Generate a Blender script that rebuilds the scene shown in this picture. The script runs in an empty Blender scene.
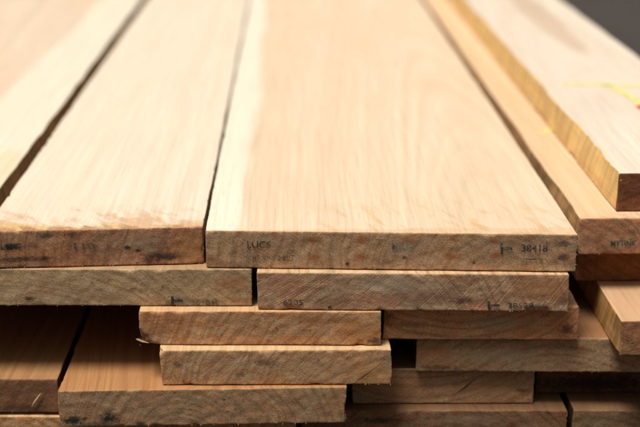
import bpy, math, random
import numpy as np
from mathutils import Vector

S = bpy.context.scene
COL = S.collection

# ------------------------------------------------------------------ camera
PITCH, YAW, CAM_H = math.radians(17.953), math.radians(1.330), 0.285
cam_d = bpy.data.cameras.new("camera")
cam = bpy.data.objects.new("camera", cam_d); COL.objects.link(cam)
cam.location = (0, 0, CAM_H)
cam.rotation_euler = (math.pi/2 - PITCH, 0, -YAW)
cam_d.sensor_width = 36.0
cam_d.lens = 36.0*1270/640
cam_d.clip_start, cam_d.clip_end = 0.02, 400
cam_d.dof.use_dof = True
cam_d.dof.focus_distance = 0.883
cam_d.dof.aperture_fstop = 4.6
cam_d.dof.aperture_blades = 0
S.camera = cam

# ------------------------------------------------------------------ sky and sun (soft, bright overcast)
SUN_EL, SUN_AZ = math.radians(71), math.radians(-130)      # azimuth from +Y towards +X
W = bpy.data.worlds.new("World"); S.world = W; W.use_nodes = True
wn = W.node_tree.nodes; wl = W.node_tree.links
bg = wn["Background"]
sky = wn.new("ShaderNodeTexSky"); sky.sky_type = 'NISHITA'; sky.sun_disc = False
sky.sun_elevation = SUN_EL; sky.sun_rotation = SUN_AZ
sky.air_density = 1.0; sky.dust_density = 4.0; sky.ozone_density = 0.6
hs = wn.new("ShaderNodeHueSaturation"); hs.inputs["Saturation"].default_value = 0.12
warm = wn.new("ShaderNodeMix"); warm.data_type = 'RGBA'; warm.blend_type = 'MULTIPLY'
warm.inputs["Factor"].default_value = 1.0; warm.inputs["B"].default_value = (1.0, 0.98, 0.94, 1)
wl.new(sky.outputs[0], hs.inputs["Color"]); wl.new(hs.outputs[0], warm.inputs["A"])
wl.new(warm.outputs["Result"], bg.inputs["Color"])
# an overcast sky is about three times as bright overhead as at the horizon
tcw = wn.new("ShaderNodeTexCoord"); sepw = wn.new("ShaderNodeSeparateXYZ"); mrw = wn.new("ShaderNodeMapRange")
wl.new(tcw.outputs["Generated"], sepw.inputs[0]); wl.new(sepw.outputs["Z"], mrw.inputs["Value"])
mrw.inputs["From Min"].default_value = 0.12; mrw.inputs["To Min"].default_value = 0.0; mrw.inputs["To Max"].default_value = 1.3
ov = wn.new("ShaderNodeMix"); ov.data_type = 'RGBA'; ov.blend_type = 'MULTIPLY'; ov.inputs["Factor"].default_value = 1.0
wl.new(warm.outputs["Result"], ov.inputs["A"]); wl.new(mrw.outputs[0], ov.inputs["B"])
wl.new(ov.outputs["Result"], bg.inputs["Color"])
bg.inputs["Strength"].default_value = 0.06
sun_d = bpy.data.lights.new("sun", 'SUN'); sun_d.energy = 2.9; sun_d.angle = math.radians(22)
sun_d.color = (1.0, 0.965, 0.91)
sun = bpy.data.objects.new("sun", sun_d); COL.objects.link(sun)
sdir = Vector((math.sin(SUN_AZ)*math.cos(SUN_EL), math.cos(SUN_AZ)*math.cos(SUN_EL), math.sin(SUN_EL)))
sun.rotation_euler = sdir.to_track_quat('Z', 'Y').to_euler()
S.view_settings.view_transform = 'Standard'
S.view_settings.look = 'None'
S.view_settings.gamma = 1.0
S.view_settings.exposure = 0.38
S.cycles.max_bounces = 8
S.cycles.diffuse_bounces = 5
S.cycles.use_denoising = True

# ------------------------------------------------------------------ measuring the stack
# a point of a known level (z) as it was measured on the photograph (640 x 427)
F_, CX, CY = 1270.0, 320.0, 213.5
_R = np.array([math.cos(YAW), -math.sin(YAW), 0.0]); _h = np.array([math.sin(YAW), math.cos(YAW), 0.0])
_z = np.array([0, 0, 1.0])
_fw = _h*math.cos(PITCH) - _z*math.sin(PITCH); _up = _h*math.sin(PITCH) + _z*math.cos(PITCH)
def at(x, y, zz):
    d = _fw*F_ + _R*(x-CX) + _up*(CY-y)
    return d*((zz-CAM_H)/d[2]) + np.array([0, 0, CAM_H])
def at_y(x, y, Y):
    d = _fw*F_ + _R*(x-CX) + _up*(CY-y)
    return d*(Y/d[1]) + np.array([0, 0, CAM_H])

# ------------------------------------------------------------------ numpy noise
def _hash(i, j, k, seed):
    n = (i*374761393 + j*668265263 + k*2147483647 + seed*1274126177).astype(np.int64) & 0xffffffff
    n = ((n ^ (n >> 13))*1274126177) & 0xffffffff
    n = ((n ^ (n >> 16))*2246822519) & 0xffffffff
    return ((n ^ (n >> 15)) & 0xffff)/32767.5 - 1.0
def vnoise(p, seed=0):
    p = np.asarray(p, float); i = np.floor(p).astype(np.int64); f = p - i; f = f*f*(3-2*f)
    out = 0
    for a in (0, 1):
        for b in (0, 1):
            for c in (0, 1):
                w = np.abs(1-a-f[:, 0])*np.abs(1-b-f[:, 1])*np.abs(1-c-f[:, 2])
                out = out + w*_hash(i[:, 0]+a, i[:, 1]+b, i[:, 2]+c, seed)
    return out
def fbm(p, seed=0, o=3):
    s, a, t = 0, 1.0, 0
    for k in range(o):
        s = s + a*vnoise(p*(2**k) + 17.3*k, seed+k); t += a; a *= .5
    return s/t

# ------------------------------------------------------------------ node helpers
class N:
    def __init__(self, name):
        self.m = bpy.data.materials.new(name); self.m.use_nodes = True
        self.t = self.m.node_tree; self.t.nodes.clear()
        self.out = self.t.nodes.new("ShaderNodeOutputMaterial")
        tc = self.t.nodes.new("ShaderNodeTexCoord"); self.co = tc.outputs["Object"]
    def _in(self, sock, v):
        if isinstance(v, bpy.types.NodeSocket): self.t.links.new(v, sock)
        elif v is not None: sock.default_value = v
    def math(self, op, a, b=None, c=None, clamp=False):
        n = self.t.nodes.new("ShaderNodeMath"); n.operation = op; n.use_clamp = clamp
        for s, v in zip(n.inputs, (a, b, c)): self._in(s, v)
        return n.outputs[0]
    def sep(self, v):
        n = self.t.nodes.new("ShaderNodeSeparateXYZ"); self._in(n.inputs[0], v); return n.outputs
    def comb(self, x, y, z):
        n = self.t.nodes.new("ShaderNodeCombineXYZ")
        for s, v in zip(n.inputs, (x, y, z)): self._in(s, v)
        return n.outputs[0]
    def scale(self, v, sc, off=(0, 0, 0)):
        n = self.t.nodes.new("ShaderNodeMapping"); self._in(n.inputs[0], v)
        n.inputs["Scale"].default_value = sc; n.inputs["Location"].default_value = off
        return n.outputs[0]
    def noise(self, v, detail=3, rough=.55, dist=0, scale=1):
        n = self.t.nodes.new("ShaderNodeTexNoise"); self._in(n.inputs["Vector"], v)
        n.inputs["Scale"].default_value = scale; n.inputs["Detail"].default_value = detail
        n.inputs["Roughness"].default_value = rough; n.inputs["Distortion"].default_value = dist
        return n.outputs["Fac"]
    def noise1(self, w, detail=2, rough=.5):
        n = self.t.nodes.new("ShaderNodeTexNoise"); n.noise_dimensions = '1D'; self._in(n.inputs["W"], w)
        n.inputs["Scale"].default_value = 1; n.inputs["Detail"].default_value = detail
        n.inputs["Roughness"].default_value = rough
        return n.outputs["Fac"]
    def step(self, v, a, b, lo=0., hi=1.):
        n = self.t.nodes.new("ShaderNodeMapRange"); n.interpolation_type = 'SMOOTHSTEP'; self._in(n.inputs["Value"], v)
        n.inputs["From Min"].default_value = a; n.inputs["From Max"].default_value = b
        n.inputs["To Min"].default_value = lo; n.inputs["To Max"].default_value = hi
        return n.outputs[0]
    def mix(self, f, a, b, mode='MIX'):
        n = self.t.nodes.new("ShaderNodeMix"); n.data_type = 'RGBA'; n.blend_type = mode
        self._in(n.inputs["Factor"], f)
        for s, v in ((n.inputs["A"], a), (n.inputs["B"], b)):
            self._in(s, (*v, 1) if isinstance(v, tuple) and len(v) == 3 else v)
        return n.outputs["Result"]
    def grey(self, v):
        return self.comb(v, v, v)
    def finish(self, color, rough, height=None, dist=.0005, strength=1.0, alpha=None):
        p = self.t.nodes.new("ShaderNodeBsdfPrincipled")
        self._in(p.inputs["Base Color"], (*color, 1) if isinstance(color, tuple) and len(color) == 3 else color)
        self._in(p.inputs["Roughness"], rough); p.inputs["Specular IOR Level"].default_value = .25
        if alpha is not None: self._in(p.inputs["Alpha"], alpha)
        if height is not None:
            b = self.t.nodes.new("ShaderNodeBump"); b.inputs["Strength"].default_value = strength
            b.inputs["Distance"].default_value = dist; self._in(b.inputs["Height"], height)
            self.t.links.new(b.outputs[0], p.inputs["Normal"])
        self.t.links.new(p.outputs[0], self.out.inputs[0]); return self.m

def ring_coord(n, x, y, z, P):
    """distance from the pith of the log, warped: gives cathedrals on the face and arcs on the end"""
    off = P['seed']*7.31
    w1 = n.noise(n.scale(n.co, (9, 1.6, 9), (off, off, 0)), 2)
    w2 = n.noise(n.scale(n.co, (26, 1.6, 26), (0, off, off)), 2)
    zz = n.math('ADD', n.math('SUBTRACT', z, P['pz']), n.math('MULTIPLY', y, P.get('tilt', .02)))
    xx = n.math('ADD', n.math('SUBTRACT', x, P['px']), n.math('MULTIPLY', n.math('SUBTRACT', w1, .5), P.get('warp', .05)))
    xx = n.math('ADD', xx, n.math('MULTIPLY', y, P.get('drift', 0.)))
    r = n.math('SQRT', n.math('ADD', n.math('MULTIPLY', xx, xx), n.math('MULTIPLY', zz, zz)))
    return n.math('ADD', n.math('DIVIDE', r, P.get('ring', .0042)), n.math('MULTIPLY', w2, P.get('wig', .45)))

def wood_mat(P):
    n = N("sawn_wood"); off = P['seed']*3.77
    x, y, z = n.sep(n.co)
    ring = ring_coord(n, x, y, z, P)
    bands = n.noise1(ring, 2, .6)
    late = n.step(bands, .40, .68)
    wide = n.noise1(n.math('MULTIPLY', ring, .16), 1)
    fib = n.noise(n.scale(n.co, (420, 7, 420), (off, 0, off)), 4, .65)
    fine = n.noise(n.scale(n.co, (1500, 45, 1500), (0, off, off)), 2, .6)
    pores = n.step(n.noise(n.scale(n.co, (1100, 38, 1100), (off, off, 0)), 1), .66, .76)
    blotch = n.noise(n.scale(n.co, (14, 3.2, 14), (off, off, off)), 3, .6)
    c = n.mix(n.math('MULTIPLY', late, P.get('contrast', .55)), P['light'], P['dark'])
    c = n.mix(n.step(wide, .42, .72, 0, .35), c, P['dark'])
    c = n.mix(n.step(blotch, .45, .75, 0, P.get('blotch', .35)), c, P.get('tint', P['dark']))
    for (xe, side, wid, colr) in P.get('sap', []):
        wob = n.math('MULTIPLY', n.math('SUBTRACT', n.noise(n.scale(n.co, (30, 3.0, 30), (off, 0, 0)), 3), .5), wid*2.0)
        d = n.math('MULTIPLY', n.math('SUBTRACT', n.math('ADD', x, wob), xe), side)
        c = n.mix(n.step(d, -wid*.35, wid*.35), c, colr)
    for (xc, yc, rx, ry, colr, amt) in P.get('spots', []):
        wb = n.noise(n.scale(n.co, (60, 9, 60), (off, 2, 0)), 3)
        dx = n.math('DIVIDE', n.math('SUBTRACT', x, xc), rx); dy = n.math('DIVIDE', n.math('SUBTRACT', y, yc), ry)
        d = n.math('SQRT', n.math('ADD', n.math('MULTIPLY', dx, dx), n.math('MULTIPLY', dy, dy)))
        d = n.math('ADD', d, n.math('MULTIPLY', n.math('SUBTRACT', wb, .5), .8))
        c = n.mix(n.step(d, 1.0, .72, 0, amt), c, colr)
    for (colr, depth, amt, fq) in P.get('front', []):     # torn and stained strip along the cross-cut end
        st = n.noise(n.comb(n.math('ADD', n.math('MULTIPLY', x, fq), n.math('MULTIPLY', y, fq*.5)), n.math('MULTIPLY', y, fq*.55), off+depth*100), 4, .68, .5)
        lim = n.math('ADD', y, n.math('MULTIPLY', n.math('SUBTRACT', st, .5), -depth*6.))
        c = n.mix(n.step(lim, depth*1.35, depth*.05, 0, amt), c, colr)
    if P.get('tear'):                          # short slanting tear-out marks near the end
        sh = n.comb(n.math('ADD', n.math('MULTIPLY', x, 95), n.math('MULTIPLY', y, 34)), n.math('MULTIPLY', y, 30), n.math('MULTIPLY', z, 20))
        tn = n.step(n.noise(sh, 2, .5), .52, .66)
        tn = n.math('MULTIPLY', tn, n.step(y, .10, .0))
        tn = n.math('MULTIPLY', tn, n.step(x, P['tear'][0], P['tear'][0]+.05))
        c = n.mix(n.math('MULTIPLY', tn, P['tear'][1]), c, P['tear'][2])
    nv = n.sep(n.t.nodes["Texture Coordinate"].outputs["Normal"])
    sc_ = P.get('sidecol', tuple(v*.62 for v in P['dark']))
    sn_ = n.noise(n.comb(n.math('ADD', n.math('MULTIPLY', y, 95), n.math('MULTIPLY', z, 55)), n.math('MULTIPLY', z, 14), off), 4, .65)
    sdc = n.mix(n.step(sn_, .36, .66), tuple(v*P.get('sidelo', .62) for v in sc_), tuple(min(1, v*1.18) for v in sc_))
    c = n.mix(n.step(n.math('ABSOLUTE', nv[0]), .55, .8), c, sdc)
    k = n.math('ADD', .73, n.math('MULTIPLY', fib, .54))
    c = n.mix(1., c, n.grey(k), 'MULTIPLY')
    c = n.mix(n.math('MULTIPLY', pores, P.get('pores', .28)), c, tuple(v*.55 for v in P['dark']))
    # faint circular-saw / planer scores across the board
    scr = n.noise(n.comb(n.math('MULTIPLY', x, 5), n.math('MULTIPLY', n.math('ADD', y, n.math('MULTIPLY', x, .12)), 330), n.math('MULTIPLY', z, 40)), 2)
    hgt = n.math('ADD', n.math('ADD', n.math('MULTIPLY', fib, .7), n.math('MULTIPLY', fine, .5)), n.math('MULTIPLY', scr, P.get('score', .35)))
    return n.finish(c, .62, hgt, .00045, .55)

def end_mat(P):
    n = N("end_grain"); off = P['seed']*5.13
    x, y, z = n.sep(n.co); E = [tuple(min(.8, u*g) for u, g in zip(v, (2.02, 1.74, 1.52))) if isinstance(v, tuple) else v for v in P['end']]
    big = n.noise(n.scale(n.co, (20, 20, 42), (off, 0, off)), 4, .6)
    med = n.noise(n.scale(n.co, (75, 75, 130), (0, off, off)), 4, .65, .5)
    c = n.mix(n.step(big, .40, .60), E[0], E[1])
    c = n.mix(n.step(med, .48, .66, 0, E[3] if len(E) > 3 else .7), c, E[2])
    # annual rings
    ring = ring_coord(n, x, y, z, P)
    late = n.step(n.noise1(ring, 2), .42, .66)
    c = n.mix(n.math('MULTIPLY', late, .55), c, tuple(v*.50 for v in E[1]))
    # weathered grey-green and damp red-brown mottling
    mo = n.noise(n.scale(n.co, (48, 48, 85), (off, 4, 2)), 5, .7, .3)
    c = n.mix(n.step(mo, .50, .64, 0, .55), c, (E[0][0]*1.05, E[0][1]*1.15, E[0][2]*1.22))
    mo2 = n.noise(n.scale(n.co, (85, 85, 150), (2, off, 6)), 5, .7, .2)
    c = n.mix(n.step(mo2, .55, .66, 0, .55), c, (E[1][0]*.95, E[1][1]*.68, E[1][2]*.55))
    lum = n.noise(n.scale(n.co, (130, 130, 210), (off, 8, 1)), 4, .7)
    c = n.mix(1., c, n.grey(n.math('ADD', .72, n.math('MULTIPLY', lum, .60))), 'MULTIPLY')
    HT = P.get('hatch', .28)
    # cross-cut saw: arcs at a slant
    sx, sz, fr = P.get('saw', (.35, -.30, 900))
    dx = n.math('SUBTRACT', x, sx); dz = n.math('SUBTRACT', z, sz)
    rr = n.math('SQRT', n.math('ADD', n.math('MULTIPLY', dx, dx), n.math('MULTIPLY', dz, dz)))
    arcs = n.noise1(n.math('ADD', n.math('MULTIPLY', rr, fr), n.math('MULTIPLY', med, 1.5)), 3, .7)
    vis = n.noise(n.scale(n.co, (30, 30, 50), (off, 3, 0)), 2)
    av = n.step(vis, .35, .65, .15, 1.)
    c = n.mix(1., c, n.grey(n.math('ADD', 1-.42*HT, n.math('MULTIPLY', n.math('MULTIPLY', arcs, av), HT))), 'MULTIPLY')
    # pits, fibre ends, dirt
    grit = n.noise(n.scale(n.co, (900, 900, 900), (off, 0, 0)), 3, .7)
    c = n.mix(1., c, n.grey(n.math('ADD', .25, n.math('MULTIPLY', grit, 1.5))), 'MULTIPLY')
    pale = n.step(n.noise(n.scale(n.co, (420, 420, 620), (4, off, 0)), 3, .7), .60, .74)
    c = n.mix(n.math('MULTIPLY', pale, .35), c, tuple(min(1, v*1.9+.03) for v in E[0]))
    sp = n.noise(n.scale(n.co, (260, 260, 420), (off, 9, off)), 3, .6)
    patch = n.step(n.noise(n.scale(n.co, (35, 35, 60), (off, 1, off)), 2), .38, .56)
    specks = n.math('MULTIPLY', n.step(sp, .61, .71), patch)
    c = n.mix(n.math('MULTIPLY', specks, .6), c, (.030, .018, .010))
    for (xc, zc, rx, rz, colr, amt) in P.get('stains', []):
        wb = n.noise(n.scale(n.co, (260, 260, 380), (off, 2, xc*50)), 5, .75)
        ax = n.math('DIVIDE', n.math('SUBTRACT', x, xc), rx); az = n.math('DIVIDE', n.math('SUBTRACT', z, zc), rz)
        d = n.math('SQRT', n.math('ADD', n.math('MULTIPLY', ax, ax), n.math('MULTIPLY', az, az)))
        d = n.math('ADD', d, n.math('MULTIPLY', n.math('SUBTRACT', wb, .5), 3.2))
        c = n.mix(n.step(d, 1.35, .25, 0, amt), c, colr)
    hgt = n.math('ADD', n.math('ADD', n.math('MULTIPLY', arcs, .8*HT), n.math('MULTIPLY', grit, .55)), n.math('MULTIPLY', sp, .3))
    return n.finish(c, .9, hgt, .0006, .8)

# ------------------------------------------------------------------ ground
def ground():
    me = bpy.data.meshes.new("ground"); s = 150
    me.from_pydata([(-s, -s, 0), (s, -s, 0), (s, s, 0), (-s, s, 0)], [], [(0, 1, 2, 3)])
    o = bpy.data.objects.new("ground", me); COL.objects.link(o); o.location = (0, 0, Z[6])
    o["kind"] = "structure"
    n = N("yard_asphalt")
    a = n.noise(n.scale(n.co, (3, 3, 3)), 5, .6); b = n.noise(n.scale(n.co, (260, 260, 260)), 3, .7)
    c = n.mix(a, (.040, .032, .028), (.070, .058, .050))
    c = n.mix(1., c, n.grey(n.math('ADD', .5, b)), 'MULTIPLY')
    me.materials.append(n.finish(c, .9, b, .003, .7))

# ------------------------------------------------------------------ planks
def axis(length, step, fine=(.0003, .0008, .0016, .0028)):
    a = [0.0] + [f for f in fine if f < length*.4]
    b = [length - v for v in a[::-1]]
    n = max(2, int(round((b[0]-a[-1])/step)))
    return np.array(a + list(np.linspace(a[-1], b[0], n+1)[1:-1]) + b)
def axis_y(length):
    v = [0.0, .0003, .0008, .0016, .0028]; s = .0014
    while v[-1] + s < length - .01:
        v.append(v[-1]+s); s = min(.03, s*1.035)
    return np.array(v + [length-.003, length-.001, length])

FUZZ = N("torn_fibre").finish((.42, .28, .15), .9)
def plank(P, label, group="sawn planks in the stack"):
    """P: left/right = front corner points (world), thick, length. Local origin: front left top corner."""
    L, Rr = P['left'], P['right']; w = Rr[0]-L[0]; skew = (Rr[1]-L[1])/w; t = P['thick']; ln = P.get('length', 2.5)
    xs, zs, ys = axis(w, .0014), axis(t, .0012), axis_y(ln)
    nx, ny, nz = len(xs), len(ys), len(zs)
    def lid(i, j, k): return (i*ny + j)*nz + k
    quads, mats = [], []
    def grid(A, B, f, m):
        a, b = np.meshgrid(np.arange(A-1), np.arange(B-1), indexing='ij'); a = a.ravel(); b = b.ravel()
        q = np.stack([f(a, b), f(a+1, b), f(a+1, b+1), f(a, b+1)], 1); quads.append(q); mats.append(np.full(len(q), m))
    grid(nx, nz, lambda a, b: lid(a, 0*a, b), 1)                       # front end
    grid(nx, nz, lambda a, b: lid(a, 0*a+ny-1, b)[...], 1); quads[-1] = quads[-1][:, ::-1]
    grid(nx, ny, lambda a, b: lid(a, b, 0*a+nz-1), 0)                  # top
    grid(nx, ny, lambda a, b: lid(a, b, 0*a), 0); quads[-1] = quads[-1][:, ::-1]
    grid(ny, nz, lambda a, b: lid(0*a, a, b), 0); quads[-1] = quads[-1][:, ::-1]
    grid(ny, nz, lambda a, b: lid(0*a+nx-1, a, b), 0)
    q = np.concatenate(quads); mi = np.concatenate(mats)
    ids, inv = np.unique(q, return_inverse=True); q = inv.reshape(q.shape)
    I, J, K = ids//(ny*nz), (ids//nz) % ny, ids % nz
    p = np.stack([xs[I], ys[J], zs[K]-t], 1)
    sd = P['seed']*31 + 5
    # rounded, chipped arrises
    chip = fbm(p*np.array([210, 210, 210.]), sd, 3); chip2 = fbm(p*np.array([45, 45, 45.]), sd+9, 2)
    r = .0005 + .0007*np.clip(chip+.2, 0, 1) + 1.5*P.get('chip', .0016)*np.clip(chip2*chip2*2.2-.25, 0, 1)*np.clip(chip*1.5+.6, 0, 1)
    for (cxn, czn, rad) in P.get('round', []):       # corners worn away: (side x, side z, radius)
        ex = p[:, 0] if cxn < 0 else w-p[:, 0]; ez = p[:, 2]+t if czn < 0 else -p[:, 2]
        near = np.clip(1-(ex-.004)/.012, 0, 1)*np.clip(1-(ez-.007)/.006, 0, 1)
        r = np.maximum(r, near*rad*(1+.45*chip))
    r = np.minimum(r, t*.45)
    lo = np.stack([r, r, -t+r], 1); hi = np.stack([w-r, ln-r, -r], 1)
    c = np.clip(p, lo, hi); d = p-c; dl = np.linalg.norm(d, axis=1, keepdims=True)
    p2 = np.where(dl > 1e-9, c + d/np.maximum(dl, 1e-9)*r[:, None], p)
    # rough sawn surfaces
    fx = np.where(p[:, 0] < .003, -1, np.where(p[:, 0] > w-.003, 1, 0))
    sr = P.get('side', .0006)
    p2[:, 0] += fx*0 + (np.abs(fx) > 0)*sr*(fbm(p*np.array([60, 26, 60.]), sd+3, 3))
    wan = P.get('wane')
    if wan:                                           # natural edge: the left top arris wanders
        ww = np.clip(1-p[:, 0]/.012, 0, 1)*np.clip((p[:, 2]+t)/t, 0, 1)**1.2
        e = vnoise(np.stack([p[:, 1]*9, 0*I, 0*I], 1), sd+4) + .45*vnoise(np.stack([p[:, 1]*60, 0*I+3., 0*I], 1), sd+6) + .3*vnoise(np.stack([p[:, 1]*190, 0*I+1., 0*I], 1), sd+7)
        p2[:, 0] += ww*wan*(.55+.6*e)
    p2[:, 2] += .00025*fbm(p*np.array([40, 10, 40.]), sd+1, 2)*(p[:, 1] > .004)
    front = np.clip(1-p[:, 1]/.006, 0, 1)
    p2[:, 1] += front*(.00035*(1+fbm(p*np.array([220, 1, 220.]), sd+2, 3)) + .0006*(1+fbm(p*np.array([25, 1, 25.]), sd+8, 2))*P.get('endwave', .4))
    p2[:, 1] += skew*p[:, 0]
    fy = p[q][:, :, 1].max(1); side_face = np.concatenate([np.full(len(a), k) for k, a in enumerate(quads)])
    mi = np.where((side_face >= 3) & (fy < .0030), 1, mi); mi = np.where((side_face == 2) & (fy < .0009), 1, mi)
    P = dict(P); P['stains'] = list(P.get('stains', []))
    for (a, b, ra, rb, colr, amt) in P.get('marks', []):
        Y = L[1]
        for _ in range(4): e = at_y(a, b, Y); Y = L[1] + skew*(e[0]-L[0])
        P['stains'].append((e[0]-L[0], e[2]-P['top'], ra/1440, rb/1370, colr, amt))
    # saw fuzz: fine torn fibres along the arrises of the cut end
    rg = np.random.default_rng(sd); nf = int(P.get('fuzz', 1.0)*w*240)
    edge = rg.choice(4, nf, p=[.36, .14, .25, .25]); u = np.clip(rg.choice(rg.random(9), nf) + rg.normal(0, .05, nf), 0, 1); u = np.where(rg.random(nf) < .4, rg.random(nf), u)
    fx = np.where(edge < 2, u*w, np.where(edge == 2, .0002, w-.0002)); fz = np.where(edge == 0, -t+.0003, np.where(edge == 1, -.0003, -u*t))
    an = np.where(edge == 0, -1.57, np.where(edge == 1, 1.2, np.where(edge == 2, 3.3, -.2))) + rg.normal(0, .75, nf)
    ln_ = rg.gamma(1.5, .00030, nf); wd = rg.uniform(.00007, .00017, nf)
    cx_, sx_ = np.cos(an), np.sin(an); FV, FQ = [], []; base = len(p2)
    yo = np.array([.0006, -.0002, -.0005])
    for kk in range(3):
        f_ = (kk-.6)/1.6*ln_; bend = (kk*.5)**2*ln_*.5*np.sign(u-.5)
        mx, mz = fx+cx_*f_-sx_*bend, fz+sx_*f_+cx_*bend; hw = wd*(1-.42*kk)
        for sg in (-1, 1): FV.append(np.stack([mx-sx_*hw*sg, np.full(nf, yo[kk])+skew*mx, mz+cx_*hw*sg], 1))
    FV = np.stack(FV, 1).reshape(-1, 3); b6 = base+np.arange(nf)*6
    for kk in (0, 2): FQ.append(np.stack([b6+kk, b6+kk+1, b6+kk+3, b6+kk+2], 1))
    p2 = np.concatenate([p2, FV]); q = np.concatenate([q]+FQ); mi = np.concatenate([mi, np.full(nf*2, 2)])
    me = bpy.data.meshes.new("plank")
    me.vertices.add(len(p2)); me.vertices.foreach_set("co", p2.astype(np.float32).ravel())
    me.loops.add(q.size); me.loops.foreach_set("vertex_index", q.astype(np.int32).ravel())
    me.polygons.add(len(q)); me.polygons.foreach_set("loop_start", np.arange(0, q.size, 4, dtype=np.int32))
    me.polygons.foreach_set("material_index", mi.astype(np.int32))
    me.polygons.foreach_set("use_smooth", np.ones(len(q), bool))
    me.update(calc_edges=True); me.validate()
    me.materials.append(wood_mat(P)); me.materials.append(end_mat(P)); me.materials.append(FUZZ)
    o = bpy.data.objects.new("timber_plank", me); COL.objects.link(o)
    o.location = (L[0], L[1], P['top'])
    if P.get('pitch'): o.rotation_euler.x = P['pitch']
    if P.get('turn'): o.rotation_euler.z = P['turn']
    o["label"] = label; o["category"] = "plank"; o["group"] = group
    o_skew[o.name] = (skew, w, t, L, P['top'])
    return o
o_skew = {}

def link_mesh(name, verts, faces, mat, parent):
    me = bpy.data.meshes.new(name); me.from_pydata([tuple(v) for v in verts], [], faces); me.update()
    me.materials.append(mat); o = bpy.data.objects.new(name, me); COL.objects.link(o); o.parent = parent
    return o

# ---------------------------------------------------------------- ink, chalk, splinters
def ink_mat(col, lo, hi, sc=900, name="stamp_ink", amax=.9):
    n = N(name)
    a = n.noise(n.scale(n.co, (sc, sc, sc)), 3, .7); b = n.noise(n.scale(n.co, (150, 150, 150), (3, 1, 2)), 2)
    al = n.step(n.math('ADD', n.math('MULTIPLY', a, .6), n.math('MULTIPLY', b, .4)), lo, hi, 0, amax)
    return n.finish(col, .8, alpha=al)

def end_point(o, px, py):
    """local (x, z) on the front end of plank o for a measured picture point"""
    skew, w, t, L, top = o_skew[o.name]
    Y = L[1]
    for _ in range(4):
        q = at_y(px, py, Y); Y = L[1] + skew*(q[0]-L[0])
    return q[0]-L[0], q[2]-top

def stamp(o, text, x0, y0, x1, y1, mat, rot=0.0):
    """lettering whose box runs from (x0,y0) top left to (x1,y1) bottom right"""
    skew = o_skew[o.name][0]
    xa, za = end_point(o, x0, y0); xb, zb = end_point(o, x1, y1)
    cu = bpy.data.curves.new("stamp", 'FONT'); cu.body = text; cu.size = 1.0; cu.resolution_u = 3; cu.offset = .012
    tmp = bpy.data.objects.new("stamp", cu); COL.objects.link(tmp)
    dg = bpy.context.evaluated_depsgraph_get()
    me = bpy.data.meshes.new_from_object(tmp.evaluated_get(dg)); bpy.data.objects.remove(tmp)
    n = len(me.vertices); v = np.zeros(n*3, np.float32); me.vertices.foreach_get("co", v); v = v.reshape(-1, 3)
    mn, mx = v.min(0), v.max(0)
    u = (v[:, 0]-mn[0])/(mx[0]-mn[0]); q = (v[:, 1]-mn[1])/(mx[1]-mn[1])
    X = xa + u*(xb-xa); Zc = zb + q*(za-zb) + rot*(X-xa)
    out = np.stack([X, skew*X-.00015, Zc], 1).astype(np.float32)
    me.vertices.foreach_set("co", out.ravel()); me.update()
    me.materials.clear(); me.materials.append(mat); me.name = "stamp"
    s = bpy.data.objects.new("ink_stamp", me); COL.objects.link(s); s.parent = o
    return s

def ink_shape(o, polys, mat, name="ink_mark"):
    """polys: lists of picture points lying on the plank's end"""
    skew = o_skew[o.name][0]; V, Fc = [], []
    for poly in polys:
        b = len(V)
        for (a, c) in poly:
            x, z = end_point(o, a, c); V.append((x, skew*x-.00015, z))
        Fc.append(list(range(b, b+len(poly))))
    return link_mesh(name, V, Fc, mat, o)

def splinter(o, pts, wid, mat):
    """a thin three sided sliver through local points"""
    V, Fc = [], []; n = len(pts)
    for i, q in enumerate(pts):
        s = wid*(1 - .85*abs(2*i/(n-1)-1)**1.5)
        for k in range(3):
            a = k*2.094; V.append((q[0]+s*math.cos(a), q[1]+s*.6*math.sin(a+.6), q[2]+s*math.sin(a)))
    for i in range(n-1):
        for k in range(3):
            k2 = (k+1) % 3; Fc.append((i*3+k, i*3+k2, i*3+3+k2, i*3+3+k))
    Fc += [(2, 1, 0), (n*3-3, n*3-2, n*3-1)]
    return link_mesh("splinter", V, Fc, mat, o)

# ---------------------------------------------------------------- levels: tops of the layers
Z = [0.0, -.0280, -.0563, -.0825, -.1097, -.1384, -.1660]
ground()

def spec(l, r, k, ref='top', gap=0.0007, thick=None, **kw):
    top = Z[k] if k >= 0 else .0290
    bot = (Z[k+1] if k >= 0 else Z[0]) + gap
    if thick: bot = top-thick
    zz = top if ref == 'top' else bot
    P = dict(left=at(*l, zz), right=at(*r, zz), top=top, thick=top-bot)
    P.update(kw); return P

# colours ----------------------------------------------------------------
CREAM, TAN, PINK = (.80, .66, .48), (.42, .26, .14), (.70, .49, .32)
DTAN = (.32, .18, .09)
SAP = (.74, .65, .51)
GREYB = (.235, .165, .105)     # weathered end grain
OLIVE = (.25, .19, .115)
REDB = (.25, .115, .055)
BRN = (.27, .165, .085)
ORNG = (.40, .20, .07)
DIRT = (.022, .016, .011)
INKG = (.016, .024, .018)

# layer 0: the plank lying on top at the right
_a = at(619, 174, .0290)
T = spec((619, 174), (795, 171), -1, seed=1, px=.06, pz=-.16, light=(.70, .60, .48), dark=(.62, .49, .37), contrast=.3,
         wane=.0024, side=.0010, sidecol=(.78, .52, .21), sidelo=.84, end=((.085, .036, .018), (.11, .048, .025), (.05, .022, .012)), length=2.6, saw=(.2, -.1, 800), chip=.003)
_s = at(552, 26, .0290)
T['spots'] = [(_s[0]-T['left'][0], _s[1]-T['left'][1]+.10, .022, .30, (.54, .39, .27), .75)]
top_plank = plank(T, "pale plank with a wavy bark edge and yellow chalk line, lying alone on top")

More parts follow.
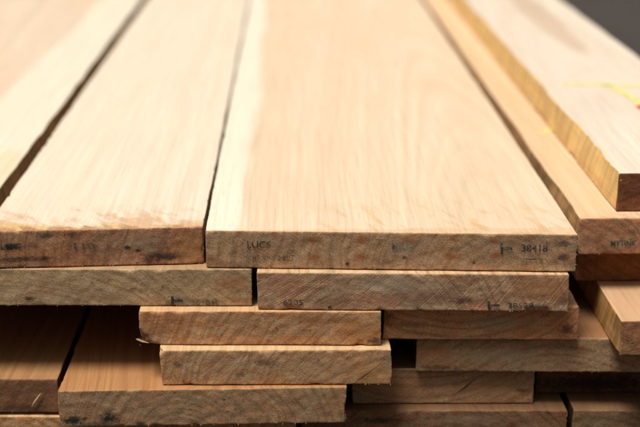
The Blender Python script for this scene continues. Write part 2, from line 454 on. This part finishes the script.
# layer 1
A = spec((-330, 213), (-14, 207), 0, seed=2, px=.05, pz=-.12, light=(.67, .53, .39), dark=(.60, .44, .31), contrast=.5,
         sap=[(.165, 1, .02, (.71, .62, .48))], spots=[(.215, .10, .02, .09, (.62, .52, .30), .5)], side=.0015, chip=.003,
         end=(GREYB, REDB, BRN), front=[((.50, .28, .12), .014, .8, 60)], sidecol=(.52, .30, .12), tint=(.68, .46, .32))
plank_a = plank(A, "pinkish top plank at the far left edge of the photo, front end out of frame")

B = spec((-18, 232), (203, 227.3), 0, hatch=.38, seed=3, px=.30, pz=-.05, light=(.71, .60, .465), dark=(.64, .51, .37), contrast=.25, warp=.03,
         front=[((.57, .35, .20), .032, .85, 50), ((.62, .42, .16), .012, .7, 45), ((.38, .19, .085), .009, .9, 80)], tear=(-.1, .45, (.62, .40, .20)), chip=.003, blotch=.25, tint=(.78, .60, .44),
         end=((.225, .145, .092), (.225, .115, .062), (.15, .082, .050)), saw=(-.20, -.35, 850))
B['marks'] = [(163, 257, 20, 5, (.035, .020, .020), .92), (150, 262, 6, 4, (.06, .025, .015), .8), (12, 247, 14, 3.5, DIRT, .85), (45, 258.5, 6, 3.5, DIRT, .85), (18, 260, 22, 2.6, DIRT, .6), (145, 246, 26, 8, (.30, .25, .17), .4), (90, 247, 20, 7, (.28, .22, .15), .35), (193, 250, 16, 20, (.46, .23, .08), .6), (44, 236, 10, 3, (.07, .035, .02), .75), (73, 235, 8, 2.5, (.07, .035, .02), .7), (127, 248, 3, 2.4, DIRT, .9), (137, 251, 3, 2, DIRT, .9)]
plank_b = plank(B, "cream top plank with a reddish smudged end, left of the widest plank")

C = spec((205, 231), (578, 235), 0, hatch=.42, seed=4, px=.205, pz=-.035, tilt=.050, drift=-.020, ring=.0044, warp=.060, pores=.42,
         light=(.705, .55, .39), dark=(.60, .425, .27), contrast=.42, wig=.3, sap=[(.024, -1, .026, SAP)], chip=.0014,
         tear=(.06, .65, (.58, .34, .14)), front=[((.58, .36, .17), .0022, .45, 130)], tint=(.66, .475, .315), blotch=.55,
         end=(GREYB, (.25, .175, .105), (.20, .115, .065), .5), saw=(-.15, -.32, 900))
C['marks'] = [(a, b, 7.5, 4, (.34, .125, .045), .9) for a, b in ((313, 240), (361, 240.5), (409, 241), (453, 240), (495, 241), (314, 257), (361, 257), (452, 257), (495, 256))] + [(348, 264, 2.5, 2.2, DIRT, .95), (331, 270, 3, 2, DIRT, .9), (474, 263, 2, 2, DIRT, .8), (565, 244, 9, 4, (.10, .05, .03), .7), (563, 258, 7, 4, (.09, .045, .025), .8), (212, 262, 12, 6, (.36, .15, .07), .7), (402, 247, 16, 7, (.33, .29, .20), .45), (405, 258, 3, 2, DIRT, .7), (385, 262, 9, 3, (.12, .07, .04), .5)]
plank_c = plank(C, "widest plank, in the middle of the top layer, with a pale stripe along its left")

D = spec((580.5, 219), (789, 217), 0, seed=5, length=1.95, turn=.0035, px=-.05, pz=-.10, light=(.70, .49, .30), dark=(.58, .37, .21), contrast=.4, side=.0012,
         end=((.235, .150, .095), (.24, .125, .070), (.16, .085, .05)), front=[((.52, .31, .17), .007, .7, 80)], sidecol=(.60, .34, .15), chip=.003)
D['marks'] = [(625, 243, 18, 5, (.30, .25, .15), .6), (590, 241, 14, 6, (.30, .15, .08), .6)]
plank_d = plank(D, "tan plank under the bark edged top plank, right of the widest plank")

# layer 2
I_ = spec((-150, 305.6), (252, 306), 1, 'bottom', seed=6, px=.1, pz=-.2, light=TAN, dark=DTAN,
          end=((.235, .185, .115), OLIVE, (.20, .145, .085), .5), saw=(.5, .2, 700))
I_['marks'] = [(232, 284, 18, 8, (.36, .15, .06), .75), (190, 302, 30, 4, (.06, .06, .04), .55), (30, 299, 6, 2.5, DIRT, .8), (240, 300, 14, 4, (.30, .13, .06), .6), (110, 300, 20, 5, (.34, .20, .10), .5)]
plank_i = plank(I_, "olive grey plank end in the second layer at left, above the dark hollow")
J = spec((257, 273.0), (570, 275.2), 1, hatch=.72, seed=7, px=.07, pz=-.06, light=(.62, .42, .24), dark=DTAN, chip=.003,
         end=((.245, .190, .125), (.25, .150, .090), (.19, .095, .055), .7), saw=(-.10, .20, 750))
J['marks'] = [(285, 287, 24, 12, (.40, .17, .09), .7), (540, 288, 32, 14, (.42, .19, .08), .75), (420, 298, 50, 10, (.26, .14, .09), .6), (462, 301, 12, 4, (.09, .04, .03), .8), (395, 285, 40, 10, (.44, .36, .25), .5), (563, 300, 6, 9, (.16, .08, .04), .7), (330, 308, 3, 2, DIRT, .9)]
plank_j = plank(J, "stamped grey brown plank end directly under the widest plank")
E_ = spec((576, 281), (785, 280.5), 1, 'bottom', seed=8, px=.1, pz=.1, light=TAN, dark=DTAN,
          end=((.12, .055, .025), (.14, .066, .030), (.085, .040, .018)))
plank_e = plank(E_, "dark reddish plank end set back under the tan plank at the right edge")

# layer 3
K_ = spec((138.5, 311.8), (381, 312.3), 2, hatch=.36, seed=9, px=.20, pz=-.09, light=(.60, .38, .20), dark=(.48, .27, .13), chip=.003,
          side=.0016, round=[(-1, -1, .0068)], endwave=.9,
          end=((.265, .185, .110), (.26, .135, .065), (.30, .17, .075), .7), saw=(.02, -.18, 700))
K_['marks'] = [(375, 330, 28, 16, (.44, .22, .08), .65), (376, 342, 9, 4, (.05, .03, .02), .8), (145, 338, 8, 5, (.10, .055, .03), .7), (240, 322, 12, 5, (.42, .22, .10), .6), (320, 318, 26, 6, (.34, .16, .08), .5)]
plank_k = plank(K_, "brown plank end with a chewed lower left corner jutting over the dark hollow")
H_ = spec((383, 339.5), (577.5, 340), 2, 'bottom', seed=10, px=.05, pz=.09, light=(.60, .38, .20), dark=DTAN, side=.001,
          end=((.36, .21, .115), (.34, .165, .08), (.33, .20, .11), .6), saw=(.3, -.2, 650))
H_['marks'] = [(388, 318, 7, 7, (.10, .055, .03), .75), (410, 325, 24, 4, (.20, .09, .05), .6), (500, 322, 40, 7, (.44, .33, .22), .5), (567, 330, 9, 6, (.10, .05, .03), .7)]
plank_h = plank(H_, "reddish brown plank end below the stamped grey brown one, over the small black gap")
F__ = spec((622.5, 322), (730, 320), 2, seed=11, sidecol=(.56, .30, .105), px=.03, pz=-.10, light=(.57, .355, .205), dark=(.48, .28, .15), side=.0008,
           end=((.20, .115, .065), (.21, .105, .055), (.12, .07, .04)), saw=(.2, .2, 700))
plank_f = plank(F__, "short stub of plank at the right edge with a lit top and yellowish left side")

# layer 4
L_ = spec((161, 351), (391, 350.3), 3, hatch=.34, seed=12, px=.16, pz=-.07, light=(.62, .42, .23), dark=(.50, .31, .15), chip=.003, side=.0022,
          end=((.255, .185, .115), (.25, .155, .085), (.29, .16, .065), .6), saw=(-.1, .15, 750))
L_['marks'] = [(372, 374, 26, 12, (.50, .26, .09), .75), (388, 362, 6, 14, (.30, .22, .14), .7), (265, 363, 12, 4, (.14, .07, .04), .7), (176, 365, 5, 3, (.10, .05, .03), .7), (240, 375, 6, 3, (.10, .05, .03), .6)]
plank_l = plank(L_, "grey brown plank end with an orange split right corner, left of the small black gap")
G_ = spec((416, 371.5), (745, 373), 3, 'bottom', seed=13, px=.10, pz=-.12, light=(.32, .165, .075), dark=(.26, .125, .055),
          end=((.215, .155, .098), (.225, .155, .09), (.21, .105, .05), .7), saw=(.5, -.3, 700))
G_['marks'] = [(430, 352, 22, 12, (.42, .18, .07), .75), (438, 368, 20, 3, (.09, .045, .03), .7), (500, 356, 40, 8, (.40, .30, .19), .5)]
plank_g = plank(G_, "long grey speckled plank end right of the small black gap, under the stub")

# layer 5
P_ = spec((-240, 378.5), (57, 380), 4, seed=14, thick=.0262, px=.30, pz=-.10, light=(.36, .185, .078), dark=(.25, .12, .047), pitch=-.0012,  # wood colours darkened to paint in the shade of the hollow
          end=((.13, .075, .042), (.14, .072, .040), (.09, .045, .025), .7), saw=(.4, .3, 800), endwave=.8)
P_['marks'] = [(20, 408, 30, 4, (.06, .035, .025), .7), (40, 390, 26, 5, (.16, .08, .045), .6)]
plank_p = plank(P_, "plank end at lower left with a pale splinter across it")
M_ = spec((58, 391.5), (346, 387.5), 4, seed=15, px=.09, pz=-.05, drift=.12, light=(.44, .215, .085), dark=(.30, .132, .048), contrast=.65, chip=.002, side=.0014,  # top also coloured darker to carry the hollow's shade
          end=((.195, .145, .090), (.21, .135, .080), (.22, .12, .055), .6), saw=(-.2, -.3, 800))
M_['marks'] = [(73, 421, 13, 5, (.014, .020, .014), .97), (108, 418.5, 11, 6, (.014, .020, .014), .97), (90, 425, 30, 3, (.04, .04, .03), .6), (255, 415, 14, 6, (.44, .22, .10), .6), (335, 405, 14, 12, (.40, .20, .08), .5), (140, 424, 6, 3, (.02, .03, .02), .8)]
plank_m = plank(M_, "broad low plank end at left with dark green blots along its bottom")
N_ = spec((352.5, 404), (533, 403.5), 4, 'bottom', seed=16, px=.05, pz=.1, light=(.20, .10, .05), dark=(.15, .07, .03),  # dark top colour stands for the deep shadow inside the small gap
          end=((.225, .155, .092), (.23, .14, .078), (.21, .115, .06), .6), saw=(.3, -.3, 650))
N_['marks'] = [(500, 388, 34, 14, (.40, .21, .10), .6), (524, 391, 8, 3, (.08, .045, .03), .8)]
plank_n = plank(N_, "small tan plank end with a diagonal crack beneath the small black gap")
O_ = spec((535.5, 393), (745, 393), 4, 'bottom', seed=17, px=.05, pz=.1, light=TAN, dark=DTAN,
          end=((.085, .050, .028), (.10, .058, .030), (.035, .022, .014), .9))
O_['marks'] = [(600, 383, 70, 9, (.02, .014, .01), .85)]  # near-black patch paints the shade across this set-back end
plank_o = plank(O_, "dark plank end deep in shade at lower right, under the long speckled one")

# layer 6
Q_ = spec((-160, 417), (296, 417), 5, seed=18, px=.1, pz=-.1, light=(.64, .44, .24), dark=DTAN, end=((.30, .20, .11), (.28, .16, .08), BRN))
plank_q = plank(Q_, "sliver of plank end showing in the bottom left corner of the photo")
R_ = spec((300, 411), (567.5, 411), 5, seed=19, px=.10, pz=-.07, light=(.22, .115, .055), dark=(.17, .08, .036),  # colours darkened to stand for the shade low on the stack
          end=((.13, .085, .050), (.12, .065, .035), (.09, .045, .022), .7), saw=(.1, -.3, 700))
R_['marks'] = [(380, 421, 26, 4, (.03, .026, .02), .8), (470, 420, 40, 6, (.30, .22, .14), .5)]
plank_r = plank(R_, "bottom plank along the lower edge, left of the narrow black crack")
S_ = spec((574, 411), (740, 411), 5, seed=20, px=.02, pz=-.07, light=(.22, .115, .055), dark=(.17, .08, .036),  # darkened like its neighbour, shade of the lowest row put into the colours
          end=((.125, .090, .055), (.12, .080, .045), (.09, .05, .026), .6), saw=(.1, .3, 700))
plank_s = plank(S_, "bottom plank in the lower right corner, right of the narrow black crack")

# ---------------------------------------------------------------- stains added to the ends (picture points)
# ---------------------------------------------------------------- stamped writing
ink = ink_mat((.022, .036, .030), .29, .54, 700, amax=.88); ink_faint = ink_mat((.045, .050, .036), .37, .60, 700, amax=.66)
ink_blue = ink_mat((.022, .034, .038), .33, .52, 700, amax=.9)
stamp(plank_c, "LUCS", 247, 241, 270.5, 248.2, ink)
stamp(plank_c, "PRIME XP", 243, 255.2, 270, 260, ink_faint); stamp(plank_c, "MU", 278, 255.2, 293, 261.2, ink_faint)
stamp(plank_c, "MILN", 392, 242.5, 412.5, 250, ink_faint)
stamp(plank_c, "38418", 521.5, 244.6, 547.5, 251.8, ink_blue)
stamp(plank_c, "A-22", 521, 258.4, 543, 263.4, ink_faint)
def bolt_mark(o, x, y, w, h):
    ink_shape(o, [[(x, y), (x+w*.22, y), (x+w*.24, y+h), (x+w*.02, y+h)],
                  [(x+w*.24, y+h*.42), (x+w*.5, y+h*.38), (x+w, y+h*.40), (x+w, y+h*.66), (x+w*.5, y+h*.70), (x+w*.24, y+h*.64)]], ink_blue)
bolt_mark(plank_c, 500, 242.8, 12.5, 11)
bolt_mark(plank_j, 487.5, 301.0, 12, 8.0)
stamp(plank_j, "38529", 508, 302.6, 533, 308.2, ink)
stamp(plank_j, "6205", 283, 299.5, 303, 305.3, ink)
stamp(plank_j, "D", 377.5, 308, 381, 311, ink)
bolt_mark(plank_i, 171, 296, 12, 8.8)
stamp(plank_i, "361BM", 191, 299.5, 218, 305.2, ink_faint)
stamp(plank_d, "MYTINK", 611, 240.6, 636, 245.8, ink); stamp(plank_d, "730", 623, 229.6, 635, 233.2, ink_faint)
stamp(plank_b, "LMIT", 1, 244, 22, 249.5, ink); stamp(plank_b, "OTTO 30", 0, 258, 48, 262.6, ink_faint)
stamp(plank_b, "6025", 150, 242.5, 168, 248, ink_faint); stamp(plank_b, "110", 74, 243, 95, 249, ink_faint)
stamp(plank_f, "K", 626.5, 339, 634, 344, ink_faint)

# chalk on the top faces
def chalk(o, pts, width, mat, zlev):
    L = o.location; V, Fc = [], []
    P3 = [at(a, b, zlev) for a, b in pts]
    dense = []
    for a, b in zip(P3[:-1], P3[1:]):
        for k in range(8): dense.append(a + (b-a)*k/8)
    dense.append(P3[-1])
    for i, q in enumerate(dense):
        d = dense[min(i+1, len(dense)-1)] - dense[max(i-1, 0)]; d /= np.linalg.norm(d)
        nrm = np.array([-d[1], d[0], 0]); wv = width*(.5 + .12*math.sin(i*1.7) + .08*math.sin(i*3.1))
        for s in (-1, 1):
            e = q + s*wv*nrm; V.append((e[0]-L.x, e[1]-L.y, zlev-L.z+.0004))
    for i in range(len(dense)-1): Fc.append((2*i, 2*i+1, 2*i+3, 2*i+2))
    return link_mesh("chalk_mark", V, Fc, mat, o)
yel = ink_mat((.80, .76, .24), .36, .54, 500, "yellow_chalk", .85); red = ink_mat((.70, .07, .03), .25, .4, 500, "red_crayon", .95)
chalk(top_plank, [(563, 84), (600, 84.5), (660, 87)], .009, yel, .0290)
chalk(top_plank, [(606, 85), (622, 92), (646, 107)], .009, yel, .0290)
rd = chalk(top_plank, [(637, 108), (643, 108), (648, 107)], .014, red, .0290)
chalk(plank_d, [(539, 134.5), (546, 133), (554, 129.5)], .006, yel, .0)

# slivers and loose fibres on the sawn ends
sn = N("splinter_wood"); sliver = sn.finish((.46, .31, .16), .85)
def end_pt3(o, px, py, out=.001):
    x, z = end_point(o, px, py); return (x, o_skew[o.name][0]*x-out, z)
splinter(plank_p, [end_pt3(plank_p, *q) for q in ((32, 406.5), (34, 402.5), (37, 398.5), (40, 394.5), (41.5, 392.5))], .0008, sliver)
splinter(plank_k, [end_pt3(plank_k, *q, .0005) for q in ((136, 338.6), (139, 339.2), (143, 340.8), (149, 342.6))], .0009, sliver)
rng = random.Random(4)
for o, pts in ((plank_b, ((63, 230.8), (84, 230.3), (152, 229.3))), (top_plank, ((621, 180),)), (plank_c, ((507, 234.9),)), (plank_m, ((118, 391.3),))):
    for (a, b) in pts:
        q = end_pt3(o, a, b, .0003); an = rng.uniform(-.5, .5); ln = rng.uniform(.0006, .0012)
        splinter(o, [(q[0]+math.cos(an)*ln*v, q[1]-.0003*(1-v*v), q[2]+math.sin(an)*ln*v) for v in (-1, -.3, .3, 1)], .0003, sliver)
# drying cracks in the ends
crk = N("crack_shadow"); crk_m = crk.finish((.03, .016, .008), .9)
def crack(o, pts, wd):
    up = [(a, b-wd*(1-abs(2*i/(len(pts)-1)-1))-.1) for i, (a, b) in enumerate(pts)]
    dn = [(a, b+wd*(1-abs(2*i/(len(pts)-1)-1))+.1) for i, (a, b) in enumerate(pts)]
    ink_shape(o, [up + dn[::-1]], crk_m, "crack")
crack(plank_n, [(452, 397.5), (459, 391.5), (464, 388), (470, 383), (479, 376.5)], .6)
crack(plank_l, [(352, 385.2), (358, 380), (365, 375.5), (372, 370), (382, 363)], .5)
crack(plank_c, [(520, 258), (531, 259.5), (540, 258.5)], .3)
